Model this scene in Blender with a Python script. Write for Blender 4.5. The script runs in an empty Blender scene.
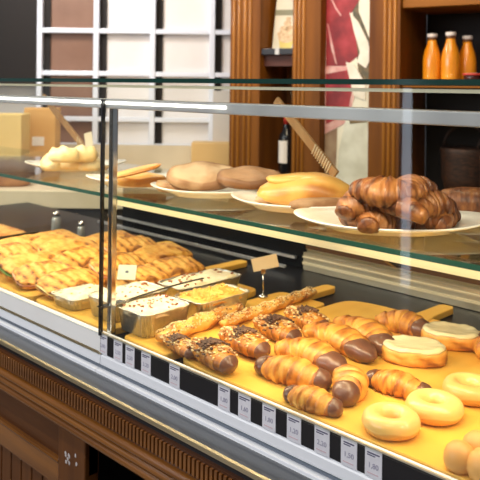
import bpy, math, random
from mathutils import Vector, Matrix
C = bpy.context.scene.collection
rnd = random.Random(7)

# ------------------------------------------------------------------ camera
F = 740.0; CX = 240.0; CY = 86.0; TH = .012; H = 1.5
S = math.sqrt(.5)
cd = bpy.data.cameras.new('camera'); cam = bpy.data.objects.new('camera', cd); C.objects.link(cam)
cd.sensor_width = 36; cd.lens = F/480*36
cd.shift_y = -(240-CY)/480.0
fwd = Vector((-S, S, 0)); right = Vector((S, S, 0)); up = Vector((0, 0, 1))
r2 = right*math.cos(TH) + up*math.sin(TH)
u2 = up*math.cos(TH) - right*math.sin(TH)
m = Matrix((r2, u2, -fwd)).transposed().to_4x4()
m.translation = (0, 0, H)
cam.matrix_world = m
cd.dof.use_dof = True; cd.dof.focus_distance = 1.32; cd.dof.aperture_fstop = 9.0
cd.clip_start = .02
bpy.context.scene.camera = cam

# ------------------------------------------------------------------ world, lights, exposure
sc = bpy.context.scene
sc.view_settings.view_transform = 'Standard'; sc.view_settings.look = 'None'
sc.view_settings.gamma = 1; sc.view_settings.use_curve_mapping = False
sc.view_settings.exposure = 0.25
sc.cycles.transparent_max_bounces = 24
sc.cycles.max_bounces = 8
w = bpy.data.worlds.new('world'); sc.world = w; w.use_nodes = True
w.node_tree.nodes['Background'].inputs[0].default_value = (.82, .88, 1, 1)
w.node_tree.nodes['Background'].inputs[1].default_value = .16

def area(name, loc, aim, sx, sy, power, col):
    l = bpy.data.lights.new(name, 'AREA'); l.shape = 'RECTANGLE'; l.size = sx; l.size_y = sy
    l.energy = power; l.color = col
    o = bpy.data.objects.new(name, l); C.objects.link(o); o.location = loc
    d = (Vector(aim)-Vector(loc)).normalized()
    if abs(d.x) < .3 and sx > sy*3 and abs(d.z) > .1:      # long strips stay along the counter
        x = Vector((1, 0, 0)); z = -d; y = z.cross(x).normalized(); x = y.cross(z)
        o.matrix_world = Matrix((x, y, z)).transposed().to_4x4(); o.matrix_world.translation = loc
    else:
        o.rotation_euler = d.to_track_quat('-Z', 'Y').to_euler()
    return o
WARM = (1, .76, .44)
area('case_top_light', (-1.5, .985, 1.438), (-1.5, 1.15, .95), 4.0, .02, 11.5, (1, .82, .54))
area('case_shelf_light', (-.65, 1.10, 1.196), (-.65, 1.20, .95), 1.7, .015, 3.2, WARM)
area('added_shelf_light_left', (-2.5, 1.10, 1.196), (-2.5, 1.20, .95), 1.9, .015, 1.9, WARM)  # added light; no light strip is built under the shelf on this side
area('assumed_daylight', (-2.6, -2.4, 2.35), (-1.2, 1.0, .9), 3.4, .9, 58, (.93, .95, 1))  # assumed daylight source out of view, put in to light the steel front
area('assumed_tube_light', (-1.4, -.15, 2.75), (-1.4, .95, .9), 3.6, .05, 20, (1, .98, .95))  # assumed unseen tube, put in for highlight lines on the moulding
area('added_aisle_light', (-1.9, 1.9, 2.8), (-2.2, 3.2, 1.0), .5, .5, 16, (1, .82, .6))  # unseen lamp added to light the back of the shop
area('added_aisle_light_left', (-3.4, 1.6, 2.8), (-3.6, 3.2, 1.2), .5, .5, 30, (1, .95, .9))  # unseen lamp added to light the window side
area('added_aisle_light_right', (-.9, 1.5, 2.8), (-1.4, 3.0, 1.5), .4, .4, 11, (1, .8, .55))  # unseen lamp added to light the right of the shelving

# ------------------------------------------------------------------ helpers
def ray(px, py):
    dx, dy = px-CX, py-CY
    u = (dx*math.cos(TH)+dy*math.sin(TH))/F; v = (-dx*math.sin(TH)+dy*math.cos(TH))/F
    return Vector((-S+u*S, S+u*S, -v))
def on_z(px, py, z):
    d = ray(px, py); t = (z-H)/d.z; return Vector((d.x*t, d.y*t, z))
def on_y(px, py, y):
    d = ray(px, py); t = y/d.y; return Vector((d.x*t, y, H+d.z*t))
def rd(R, D, z): return Vector(((R-D)*S, (R+D)*S, z))

class MB:
    def __init__(s): s.v = []; s.f = []; s.b = []
    def add(s, vs, fs, b=None):
        n = len(s.v); s.v += [tuple(p) for p in vs]; s.f += [tuple(i+n for i in f) for f in fs]
        s.b += b if b else [.5]*len(vs); return s
    def box(s, x0, x1, y0, y1, z0, z1):
        vs = [(x, y, z) for x in (x0, x1) for y in (y0, y1) for z in (z0, z1)]
        return s.add(vs, [(0, 1, 3, 2), (4, 6, 7, 5), (0, 4, 5, 1), (2, 3, 7, 6), (0, 2, 6, 4), (1, 5, 7, 3)])
    def obox(s, c, ax, ay, az):     # oriented box, half vectors
        c = Vector(c); ax = Vector(ax); ay = Vector(ay); az = Vector(az)
        vs = [c+ax*i+ay*j+az*k for i in (-1, 1) for j in (-1, 1) for k in (-1, 1)]
        return s.add(vs, [(0, 1, 3, 2), (4, 6, 7, 5), (0, 4, 5, 1), (2, 3, 7, 6), (0, 2, 6, 4), (1, 5, 7, 3)])
    def sweep(s, pts, rad, n=16, bake=None, cap=True):   # rad: list of (side, up) or fn(i, angle)
        pts = [Vector(p) for p in pts]; vs = []; bs = []
        for i, p in enumerate(pts):
            t = (pts[min(i+1, len(pts)-1)]-pts[max(i-1, 0)]).normalized()
            side = t.cross(Vector((0, 0, 1)))
            if side.length < .05: side = Vector((1, 0, 0))
            side.normalize(); u = side.cross(t).normalized()
            for k in range(n):
                a = 2*math.pi*k/n
                r = rad(i, a) if callable(rad) else rad[i]
                if not isinstance(r, tuple): r = (r, r)
                vs.append(p+side*math.cos(a)*r[0]+u*math.sin(a)*r[1])
                bs.append(bake(i, a) if bake else .5)
        fs = []
        for i in range(len(pts)-1):
            for k in range(n):
                k2 = (k+1) % n
                fs.append((i*n+k, i*n+k2, (i+1)*n+k2, (i+1)*n+k))
        if cap:
            fs.append(tuple(range(n))[::-1]); fs.append(tuple((len(pts)-1)*n+k for k in range(n)))
        return s.add(vs, fs, bs)
    def lathe(s, prof, n=28, c=(0, 0, 0)):     # prof: (r, z)
        vs = []; fs = []
        for r, z in prof:
            for k in range(n):
                a = 2*math.pi*k/n; vs.append((c[0]+r*math.cos(a), c[1]+r*math.sin(a), c[2]+z))
        for i in range(len(prof)-1):
            for k in range(n):
                k2 = (k+1) % n; fs.append((i*n+k, i*n+k2, (i+1)*n+k2, (i+1)*n+k))
        fs.append(tuple(range(n))[::-1]); fs.append(tuple((len(prof)-1)*n+k for k in range(n)))
        return s.add(vs, fs)
    def pad(s, lx, ly, prof, e=2.6, n=48, fn=None, bake=None, off=(0, 0, 0)):  # superellipse outline, prof (scale, z)
        vs = []; fs = []; bs = []
        for sc_, z in prof:
            for k in range(n):
                a = 2*math.pi*k/n; c, q = math.cos(a), math.sin(a)
                x = lx*sc_*math.copysign(abs(c)**(2/e), c); y = ly*sc_*math.copysign(abs(q)**(2/e), q)
                dz = fn(x, y, z) if fn else 0
                vs.append((x+off[0], y+off[1], z+dz+off[2])); bs.append(bake(x, y, z, sc_) if bake else .5)
        for i in range(len(prof)-1):
            for k in range(n):
                k2 = (k+1) % n; fs.append((i*n+k, i*n+k2, (i+1)*n+k2, (i+1)*n+k))
        fs.append(tuple(range(n))[::-1]); fs.append(tuple((len(prof)-1)*n+k for k in range(n)))
        return s.add(vs, fs, bs)
    def blob(s, c, r, n=8, jit=.25):
        vs = []; fs = []; m_ = n//2
        for i in range(m_+1):
            th = math.pi*i/m_
            for k in range(n):
                a = 2*math.pi*k/n; j = 1+rnd.uniform(-jit, jit)
                vs.append((c[0]+r[0]*math.sin(th)*math.cos(a)*j, c[1]+r[1]*math.sin(th)*math.sin(a)*j, c[2]+r[2]*math.cos(th)))
        for i in range(m_):
            for k in range(n):
                k2 = (k+1) % n; fs.append((i*n+k, i*n+k2, (i+1)*n+k2, (i+1)*n+k))
        return s.add(vs, fs, [rnd.random()]*len(vs))
    def poly(s, pts, y0, y1):          # outline in local xz, extruded in y
        n = len(pts); vs = [(x, y0, z) for x, z in pts]+[(x, y1, z) for x, z in pts]
        fs = [tuple(range(n))[::-1], tuple(range(n, 2*n))]+[(i, (i+1) % n, n+(i+1) % n, n+i) for i in range(n)]
        return s.add(vs, fs)
    def extr(s, prof, x0, x1):         # outline in yz, extruded along x
        n = len(prof); vs = [(x0, y, z) for y, z in prof]+[(x1, y, z) for y, z in prof]
        fs = [tuple(range(n)), tuple(range(n, 2*n))[::-1]]+[(i, n+i, n+(i+1) % n, (i+1) % n) for i in range(n)]
        return s.add(vs, fs)
    def build(s, name, mat, parent=None, smooth=True, bevel=0, sub=0, loc=None):
        me = bpy.data.meshes.new(name); me.from_pydata(s.v, [], s.f); me.update()
        at = me.attributes.new('bake', 'FLOAT', 'POINT'); at.data.foreach_set('value', s.b)
        me.materials.append(mat)
        o = bpy.data.objects.new(name, me); C.objects.link(o)
        import bmesh
        bm = bmesh.new(); bm.from_mesh(me); bmesh.ops.recalc_face_normals(bm, faces=bm.faces); bm.to_mesh(me); bm.free()
        if smooth:
            me.shade_smooth()
            md = None
        if bevel:
            b = o.modifiers.new('bevel', 'BEVEL'); b.width = bevel; b.segments = 2; b.limit_method = 'ANGLE'
        if sub:
            b = o.modifiers.new('sub', 'SUBSURF'); b.levels = sub; b.render_levels = sub
        if parent: o.parent = parent
        if loc is not None: o.location = loc
        return o

def empty(name, loc=(0, 0, 0), rz=0):
    o = bpy.data.objects.new(name, None); C.objects.link(o); o.location = loc; o.rotation_euler = (0, 0, rz)
    o.empty_display_size = .02; return o
def tag(o, label, cat, group=None):
    o['label'] = label; o['category'] = cat
    if group: o['group'] = group
    return o
def struct(o): o['kind'] = 'structure'; return o
def copy_tree(o, parent=None):
    c = o.copy(); C.objects.link(c)
    if parent: c.parent = parent
    for ch in [x for x in bpy.data.objects if x.parent == o]: copy_tree(ch, c)
    return c
def put(o, loc, rot=(0, 0, 0), scale=1):
    o.location = loc; o.rotation_euler = rot
    o.scale = (scale,)*3 if not isinstance(scale, tuple) else scale
    return o

# ------------------------------------------------------------------ materials
def nt(name):
    m = bpy.data.materials.new(name); m.use_nodes = True; n = m.node_tree
    return m, n, n.nodes['Principled BSDF']
def flat(name, col, rough=.5, metal=0, **k):
    m, n, p = nt(name)
    p.inputs['Base Color'].default_value = (*col, 1); p.inputs['Roughness'].default_value = rough
    p.inputs['Metallic'].default_value = metal
    for a, b in k.items(): p.inputs[a].default_value = b
    return m
def noisy(name, c1, c2, scale=20, rough=.5, bump=.2, bscale=None, metal=0, stretch=(1, 1, 1), detail=4, contrast=(.35, .65), use_bake=False, c3=None, spec=.5, bdist=.002, coat=0, gain=1.0):
    m, n, p = nt(name); N = n.nodes; Lk = n.links
    tc = N.new('ShaderNodeTexCoord'); mp = N.new('ShaderNodeMapping'); mp.inputs['Scale'].default_value = stretch
    Lk.new(tc.outputs['Object'], mp.inputs['Vector'])
    no = N.new('ShaderNodeTexNoise'); no.inputs['Scale'].default_value = scale; no.inputs['Detail'].default_value = detail
    Lk.new(mp.outputs[0], no.inputs['Vector'])
    rp = N.new('ShaderNodeValToRGB'); e = rp.color_ramp.elements
    e[0].position = contrast[0]; e[0].color = (*c1, 1); e[1].position = contrast[1]; e[1].color = (*c2, 1)
    src = no.outputs['Fac']
    if use_bake:
        at = N.new('ShaderNodeAttribute'); at.attribute_name = 'bake'
        ad = N.new('ShaderNodeMath'); ad.operation = 'MULTIPLY_ADD'; ad.inputs[1].default_value = gain; ad.inputs[2].default_value = -gain/2
        Lk.new(no.outputs['Fac'], ad.inputs[0])
        a2 = N.new('ShaderNodeMath'); a2.operation = 'ADD'; Lk.new(at.outputs['Fac'], a2.inputs[0]); Lk.new(ad.outputs[0], a2.inputs[1])
        src = a2.outputs[0]
    if c3: x = e.new((contrast[0]+contrast[1])/2); x.color = (*c3, 1)
    Lk.new(src, rp.inputs[0]); Lk.new(rp.outputs[0], p.inputs['Base Color'])
    p.inputs['Roughness'].default_value = rough; p.inputs['Metallic'].default_value = metal
    p.inputs['Specular IOR Level'].default_value = spec; p.inputs['Coat Weight'].default_value = coat
    if bump:
        n2 = N.new('ShaderNodeTexNoise'); n2.inputs['Scale'].default_value = bscale or scale*3; n2.inputs['Detail'].default_value = 3
        Lk.new(mp.outputs[0], n2.inputs['Vector'])
        bp = N.new('ShaderNodeBump'); bp.inputs['Strength'].default_value = bump; bp.inputs['Distance'].default_value = bdist
        Lk.new(n2.outputs['Fac'], bp.inputs['Height']); Lk.new(bp.outputs[0], p.inputs['Normal'])
    return m
def wood(name, c1, c2, axis='z', scale=9, rough=.4, coat=.2):
    st = {'x': (.08, 1, 1), 'y': (1, .08, 1), 'z': (1, 1, .08)}[axis]
    return noisy(name, c1, c2, scale=scale*3, rough=rough, bump=.12, bscale=scale*12, stretch=st, detail=6, contrast=(.3, .7), coat=coat, spec=.22)
def glass(name, tint=(.97, .985, .975), ior=1.45, rough=0.0, mul=1.0):
    m = bpy.data.materials.new(name); m.use_nodes = True; n = m.node_tree; N = n.nodes; Lk = n.links
    N.remove(N['Principled BSDF'])
    t = N.new('ShaderNodeBsdfTransparent'); t.inputs[0].default_value = (*tint, 1)
    g = N.new('ShaderNodeBsdfGlossy'); g.inputs['Roughness'].default_value = rough
    fr = N.new('ShaderNodeLayerWeight'); fr.inputs[0].default_value = .5
    pw = N.new('ShaderNodeMath'); pw.operation = 'POWER'; pw.inputs[1].default_value = 5; Lk.new(fr.outputs['Facing'], pw.inputs[0])
    mu = N.new('ShaderNodeMath'); mu.operation = 'MULTIPLY_ADD'; mu.inputs[1].default_value = .96*mul; mu.inputs[2].default_value = .04*mul; Lk.new(pw.outputs[0], mu.inputs[0])
    mx = N.new('ShaderNodeMixShader'); Lk.new(mu.outputs[0], mx.inputs[0]); Lk.new(t.outputs[0], mx.inputs[1]); Lk.new(g.outputs[0], mx.inputs[2])
    Lk.new(mx.outputs[0], N['Material Output'].inputs['Surface'])
    return m
def emit(name, col, st):
    return flat(name, (0.8, .8, .8), .5, **{'Emission Color': (*col, 1), 'Emission Strength': st})

M = {}
M['glass'] = glass('clear_glass')
M['shelf_glass'] = glass('shelf_glass', (.94, .97, .95), mul=.8)
M['edge'] = flat('green_glass_edge', (.012, .045, .035), .12)
M['edge2'] = flat('green_glass_edge_light', (.025, .085, .06), .12)
M['steel'] = noisy('brushed_steel', (.62, .64, .68), (.72, .74, .78), 6, .32, 0, metal=.85, stretch=(.05, 1, 1))
M['alu'] = noisy('satin_aluminium', (.84, .85, .88), (.90, .91, .94), 5, .42, 0, metal=.1, stretch=(.05, 1, 1))
M['housing'] = noisy('grey_light_housing', (.42, .40, .40), (.68, .66, .65), 1.6, .35, 0, metal=.2, stretch=(2.5, 1, 1))
M['groove'] = flat('grey_groove', (.16, .19, .23), .4, .4)
M['ledge'] = noisy('grey_glossy_ledge', (.055, .06, .068), (.08, .085, .095), 5, .16, 0, stretch=(.1, 1, 1), spec=.6)
M['brass'] = flat('polished_brass', (.78, .66, .42), .35, 1)
M['black'] = flat('black_plastic', (.012, .011, .013), .35)
M['blackgloss'] = noisy('black_gloss', (.006, .007, .009), (.012, .013, .017), 4, .30, 0, spec=.12)
M['chrome'] = flat('chrome', (.75, .74, .72), .12, 1)
M['cream'] = noisy('cream_painted_metal', (.72, .63, .43), (.80, .70, .50), 6, .4, 0)
M['railm'] = noisy('champagne_metal', (.50, .45, .34), (.60, .54, .42), 5, .3, 0, metal=.5, stretch=(.05, 1, 1))
M['led'] = emit('led_diffuser', (1, .95, .86), 4.5)
M['ledcream'] = flat('led_diffuser_warm', (.80, .62, .34), .4, **{'Emission Color': (1, .76, .38, 1), 'Emission Strength': .35})
M['white_pl'] = noisy('white_plastic_trim', (.88, .86, .82), (.92, .90, .86), 5, .4, 0)
M['card'] = noisy('label_paper', (.74, .72, .76), (.82, .80, .84), 40, .6, 0)
M['ink'] = flat('dark_ink', (.10, .09, .16), .7)
M['ink2'] = flat('pale_ink', (.33, .31, .42), .7)
M['redink'] = flat('red_ink', (.66, .45, .48), .7)
M['board'] = wood('golden_board_wood', (.78, .42, .060), (.87, .52, .10), 'y', 6, .45, .1)
M['walnut'] = wood('counter_wood', (.13, .042, .006), (.30, .110, .017), 'x', 7, .22, .8)
M['walnut_dark'] = wood('counter_wood_dark', (.055, .017, .004), (.13, .042, .008), 'x', 7, .4, .2)
M['walnut_v'] = wood('counter_wood_upright', (.07, .021, .004), (.17, .055, .009), 'z', 7, .38, .25)
M['case_wood'] = wood('shelving_wood', (.12, .037, .004), (.26, .090, .009), 'z', 5, .5, .0)
M['case_wood_h'] = wood('shelving_wood_level', (.18, .060, .006), (.36, .135, .014), 'x', 5, .5, .0)
M['case_wood_hl'] = wood('shelving_wood_bead', (.26, .095, .012), (.42, .17, .026), 'z', 5, .35, .1)
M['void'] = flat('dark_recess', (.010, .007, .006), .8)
M['maroon'] = flat('maroon_back', (.085, .022, .012), .6)

# ------------------------------------------------------------------ the room
o = struct(MB().box(-7, 3, -3, 6, -.05, 0).build('floor', noisy('floor_tiles', (.20, .17, .15), (.28, .25, .22), 3, .4, 0), smooth=False))
o = struct(MB().box(-7, 3, .3, 6, 2.9, 3.0).build('ceiling', noisy('ceiling_plaster', (.62, .58, .52), (.68, .64, .58), 3, .8, .05), smooth=False))
wf = struct(MB().box(-7, -3.10, -3.0, -2.9, 0, 1.95).box(-2.98, 3, -3.0, -2.9, 0, 1.95).build('wall_front', noisy('front_wall_plaster', (.10, .085, .075), (.14, .12, .10), 3, .8, 0), smooth=False))
wq = struct(MB().box(-3.10, -2.98, -3.0, -2.96, .0, 1.95).build('assumed_glow_strip', emit('assumed_streak_glow', (.75, .85, 1), 2.6), smooth=False))  # assumed unseen glowing strip, put in for the streak in the front glass
ANG = math.radians(45)        # the window side squares up to the camera's axis
def wall_obj(mb, name, mat, origin, ang, parent=None, smooth=False, bevel=0):
    o = mb.build(name, mat, parent, smooth=smooth, bevel=bevel)
    if not parent: o.location = origin; o.rotation_euler = (0, 0, ang)
    return o
# window side: local x runs to the right, local y away from the counter
WD = 4.5; WO = rd(0, WD, 0)
def wx(px): return (px-CX)/F*WD
mb = MB().box(-3.2, .30, .03, .15, 0, 2.9)
struct(wall_obj(mb, 'wall_back', noisy('wall_plaster', (.52, .49, .45), (.58, .55, .51), 4, .8, .05), WO, ANG))
wr = struct(empty('window_1', WO, ANG))
PG = noisy('frosted_pane', (.70, .67, .65), (.78, .75, .74), 2.5, .35, 0)
PB = noisy('brown_pane', (.19, .095, .058), (.26, .14, .09), 2.5, .4, 0)
MU = flat('white_painted_frame', (.74, .78, .88), .3, .1)
cols = [41, 97, 153, 212, 268]
zr = [2.10, 1.822, 1.565, 1.290, 1.13]
for i in range(4):
    for j in range(4):
        x0, x1 = wx(cols[i])+.015, wx(cols[i+1])-.015
        mb = MB().box(x0+.03, x1, .0, .02, zr[j+1]+.012, zr[j]-.012)
        mb.build('pane', PB if i == 0 else PG, wr, smooth=False)
        MB().box(x0, x0+.042, -.012, .0, zr[j+1]+.012, zr[j]-.012).build('pane_shade_strip', M['void'], wr, smooth=False)  # black strip painted in for the shade beside each frame bar
mb = MB()
for c in cols: mb.box(wx(c)-.016, wx(c)+.016, -.05, .0, 1.13, 2.9)
for z in zr[1:]: mb.box(wx(41), wx(268), -.045, -.005, z-.014, z+.014)
mb.build('window_frame', MU, wr, smooth=False, bevel=.003)
mb = MB().box(-3.2, wx(41)-.016, -.06, 0, 1.5, 2.9)
wall_obj(mb, 'wall_left', M['void'], WO, ANG)['kind'] = 'structure'
mb = MB().box(wx(214), wx(232), -.12, -.06, 1.0, 1.47)
pp = wall_obj(mb, 'trim_1', flat('white_duct', (.62, .58, .54), .5), WO, ANG); struct(pp)
mb = MB().box(wx(220), wx(224), -.125, -.12, 1.36, 1.385); mb.build('socket', M['groove'], pp, smooth=False)

# back worktop against the window side
bt = empty('back_worktop', WO, ANG)
tag(bt, 'cream worktop along the window at the back of the shop', 'counter')
MB().box(-1.45, -.10, -.94, -.06, .90, .985).build('worktop', M['cream'], bt, smooth=False, bevel=.004)
MB().box(-1.44, -.12, -.90, -.06, 0, .90).build('base_cabinet', noisy('dark_base', (.03, .025, .02), (.05, .04, .03), 4, .5, 0), bt, smooth=False)
MB().box(-1.45, -.10, -.085, -.06, .985, 1.14).build('upstand', noisy('beige_upstand', (.52, .44, .32), (.60, .52, .39), 5, .5, 0), bt, smooth=False)

def box_thing(name, px0, px1, ytop, D, mat, label, cat, zb=.985, depth=.16, tape=None):
    x0, x1 = (px0-CX)/F*D, (px1-CX)/F*D
    zt = H-(ytop-(CY+TH*((px0+px1)/2-CX)))*D/F
    t = empty(name, rd((x0+x1)/2, D, zb), ANG); tag(t, label, cat); hw = (x1-x0)/2
    MB().box(-hw, hw, 0, depth, 0, zt-zb).build('body', mat, t, smooth=False, bevel=.006)
    if tape: MB().box(-hw*.45, hw*.3, -.002, 0, (zt-zb)*tape[0], (zt-zb)*tape[1]).build('paper_label', flat('white_paper', (.8, .76, .7), .6), t, smooth=False)
    return t
box_thing('cardboard_box', 192, 234, 143, 4.25, noisy('tan_card', (.62, .40, .16), (.70, .47, .20), 4, .6, 0), 'tan cardboard box below the window beside the wooden shelving', 'box')
box_thing('cardboard_box', 24, 56, 108, 4.1, noisy('orange_card', (.62, .33, .09), (.72, .42, .14), 3, .6, 0), 'tall orange cardboard box with a white paper label at the back left', 'box', tape=(.45, .58), depth=.12)
box_thing('cardboard_box', -14, 22, 114, 3.85, noisy('yellow_card', (.78, .55, .18), (.86, .64, .26), 3, .6, 0), 'pale yellow cardboard box at the far left edge of the back worktop', 'box')

# loaves on the back worktop
LOAF = noisy('dark_crust', (.30, .12, .045), (.52, .26, .11), 12, .5, .5, bdist=.006)
def loaf(px, py, D, lx, label):
    t = MB().pad(lx, .075, [(.8, 0), (1, .03), (.97, .07), (.8, .105), (.5, .125), (.15, .132)], 2.2,
                 fn=lambda x, y, z: .008*math.sin(x*90)*(z > .05)).build('bread_loaf', LOAF, sub=0)
    t.location = rd((px-CX)/F*D, D, .985); t.rotation_euler = (0, 0, ANG); tag(t, label, 'bread'); return t
loaf(10, 160, 3.73, .12, 'brown crusty loaf on the back worktop in front of the yellow box')
loaf(44, 160, 3.93, .09, 'smaller brown loaf on the back worktop in front of the orange box')

# ------------------------------------------------------------------ wooden shelving (own frame)
a = math.atan2(.545, .84)
e1 = Vector(((.84-(-.545))*S, (.84+(-.545))*S, 0)).normalized()
BANG = math.atan2(e1.y, e1.x)
BO = rd(0, 3.76, 0)
def bs(px): u = (px-CX)/F; return 3.76*u/(.84+.545*u)
def bz(px, py):
    s_ = bs(px); D = 3.76-.545*s_; return H-((py-CY)-TH*(px-CX))*D/F
def bl(px, ly, z):     # world point on the shelving frame
    q = BO + e1*bs(px) + Vector((-e1.y, e1.x, 0))*ly; q.z = z; return q
bk = empty('wall_shelving', BO, BANG)
tag(bk, 'tall brown wooden wall shelving with fluted pillars behind the counter', 'shelving')
TOP = 2.7
def pillar(p0, p1, ribs, y0=-.05):
    x0, x1 = bs(p0), bs(p1)
    o = MB().box(x0, x1, y0, .30, 0, TOP).build('pillar', M['case_wood'], bk, smooth=False, bevel=.003)
    mb = MB()
    for r in ribs:
        xr = bs(r); mb.sweep([(xr, y0, 0.02), (xr, y0, TOP-.02)], [.008, .008], 10)
    mb.build('bead', M['case_wood_hl'], o, smooth=True)
pillar(235, 265, [239, 244, 250, 255])
pillar(297, 325, [300, 304, 308])
pillar(373, 404, [389, 394, 399])
MB().box(-.9, bs(235), -.02, .02, 0, TOP) if False else None
# backs
MB().box(bs(265), bs(297), .24, .27, 0, TOP).build('back_panel', M['maroon'], bk, smooth=False)
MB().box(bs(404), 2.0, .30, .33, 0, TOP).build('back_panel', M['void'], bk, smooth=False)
MB().box(bs(325), bs(373), .03, .06, 0, TOP).build('back_panel', M['case_wood'], bk, smooth=False)
MB().box(1.95, 2.0, -.03, .30, 0, TOP).build('side_panel', M['case_wood'], bk, smooth=False)
# shelves
MB().box(bs(265), bs(297), -.04, .24, 1.655, 1.685).build('shelf', M['black'], bk, smooth=False, bevel=.002)
MB().box(bs(265), bs(297), -.02, .24, 1.045, 1.07).build('shelf', M['case_wood_h'], bk, smooth=False, bevel=.002)
MB().box(bs(265), bs(297), -.01, .24, 1.60, 1.655).build('shelf_rail', M['maroon'], bk, smooth=False)
zl = bz(440, 113)
zj = bz(440, 81.5)
MB().box(bs(404), 1.95, -.03, .30, zj-.028, zj).build('shelf', M['case_wood_h'], bk, smooth=False, bevel=.003)
MB().box(bs(404), 1.95, -.03, .30, zl-.05, zl).build('shelf', M['case_wood_h'], bk, smooth=False, bevel=.003)
MB().box(bs(404), 1.95, -.03, .30, bz(440, 7), bz(440, 7)+.16).build('shelf', M['case_wood_h'], bk, smooth=False, bevel=.003)
MB().box(bs(404), 1.95, -.03, .30, .98, 1.02).build('shelf', M['case_wood_h'], bk, smooth=False, bevel=.003)
# fluted panel behind the wine bottle
mb = MB().box(bs(265), bs(297), .22, .24, 1.07, 1.60)
for r in (293, 295, 268, 272): mb.sweep([(bs(r)+.012, .22, 1.07), (bs(r)+.012, .22, 1.60)], [.009, .009], 8)
mb.build('fluted_panel', M['walnut_v'], bk, smooth=False)
MB().box(bs(279), bs(283), -.043, -.04, 1.655, 1.685).build('price_card', flat('grey_card', (.6, .6, .6), .6), bk, smooth=False)

# booklet
bx0, bx1 = bs(266.5), bs(296)
bz0 = 1.685; bt2 = 1.98
t = empty('recipe_booklet', bl(281, .04, bz0), BANG); tag(t, 'cream booklet with a cup cake picture standing on the black shelf', 'booklet')
W2 = (bx1-bx0)/2*.92
t.rotation_euler = (math.radians(-6), math.radians(2), BANG)
MB().box(-W2, W2, 0, .012, 0, .33).build('cover', noisy('cream_paper', (.80, .76, .60), (.88, .85, .72), 8, .4, 0), t, smooth=False)
MB().box(-W2, W2, -.0015, 0, .17, .198).build('printed_band', flat('olive_print', (.30, .30, .20), .5), t, smooth=False)
MB().poly([(-.032, .005), (.032, .005), (.042, .048), (-.042, .048)], -.0025, -.0015).build('printed_cup', flat('yellow_print', (.82, .66, .20), .5), t, smooth=False)
cr = MB()
for (x, z, r) in ((-.03, .075, .02), (.0, .072, .026), (.03, .078, .02), (-.015, .10, .022), (.016, .102, .022), (.0, .13, .018), (.003, .152, .012), (0, .062, .04)):
    cr.poly([(x+r*1.2*math.cos(k*.628), z+r*.8*math.sin(k*.628)) for k in range(10)], -.0035-r*.02, -.0025)
cr.build('printed_cream', noisy('cream_print', (.66, .42, .22), (.86, .70, .45), 70, .5, 0), t, smooth=False)

# poster of cured meat
pz0, pz1 = .95, 2.3
px0_, px1_ = bs(325.5), bs(372)
PW = px1_-px0_
t = empty('meat_poster', bl(325.5, .0, 0), BANG); tag(t, 'tall poster of red cured meat and a white jug between wooden pillars', 'poster')
MB().box(0, PW, .0, .028, pz0, pz1).build('poster_panel', noisy('poster_ground', (.78, .72, .55), (.84, .80, .66), 6, .35, 0), t, smooth=False)
def pp_(pts): return [((bs(x)-px0_), bz(x, y)) for x, y in pts]
def art(name, pts, mat, lay): MB().poly(pp_(pts), -.0012*lay, .0).build(name, mat, t, smooth=False)
RED = noisy('meat_red', (.20, .008, .012), (.42, .035, .045), 9, .5, 0, c3=(.32, .018, .022))
PINK = noisy('meat_pink', (.60, .22, .20), (.76, .48, .42), 16, .3, 0)
FAT = noisy('fat_white', (.74, .66, .52), (.84, .78, .66), 14, .3, 0)
DKG = noisy('herb_dark', (.04, .045, .015), (.20, .13, .05), 20, .4, 0)
art('printed_herb', [(351, -30), (358, -30), (358, 12), (364, 26), (372, 46), (371, 82), (359, 78), (352, 12)], DKG, 1)
art('printed_meat', [(325.5, -30), (358, -30), (360, -2), (350, 14), (356, 40), (358, 56), (346, 66), (326, 66)], RED, 2)
art('printed_fat', [(349, 12), (358, 22), (368, 42), (371, 58), (366, 68), (357, 62), (360, 52), (355, 36)], FAT, 3)
art('printed_fat', [(327, 24), (328, 24), (333, 46), (337, 64), (336, 64), (331, 48)], PINK, 3)
art('printed_fat', [(328, -6), (329, -6), (336, 8), (341, 15), (340, 16), (335, 9)], PINK, 3)
art('printed_meat', [(325.5, 66), (346, 66), (352, 76), (355, 96), (348, 122), (325.5, 134)], PINK, 2)
art('printed_meat', [(326, 74), (348, 70), (353, 88), (348, 114), (327, 124)], RED, 3)
art('printed_fat', [(346, 62), (354, 64), (366, 84), (366, 100), (354, 96)], FAT, 4)
art('printed_jug', [(347, 118), (366, 116), (371, 135), (372, 215), (337, 215), (340, 150)], noisy('jug_print', (.58, .57, .45), (.74, .74, .62), 12, .4, 0), 4)
art('printed_jug_rim', [(350, 116), (367, 114), (368, 122), (351, 124)], DKG, 5)
art('printed_shade', [(325.5, 134), (338, 128), (336, 215), (325.5, 215)], noisy('pr_br', (.25, .14, .08), (.42, .30, .18), 10, .4, 0), 1)

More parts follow.
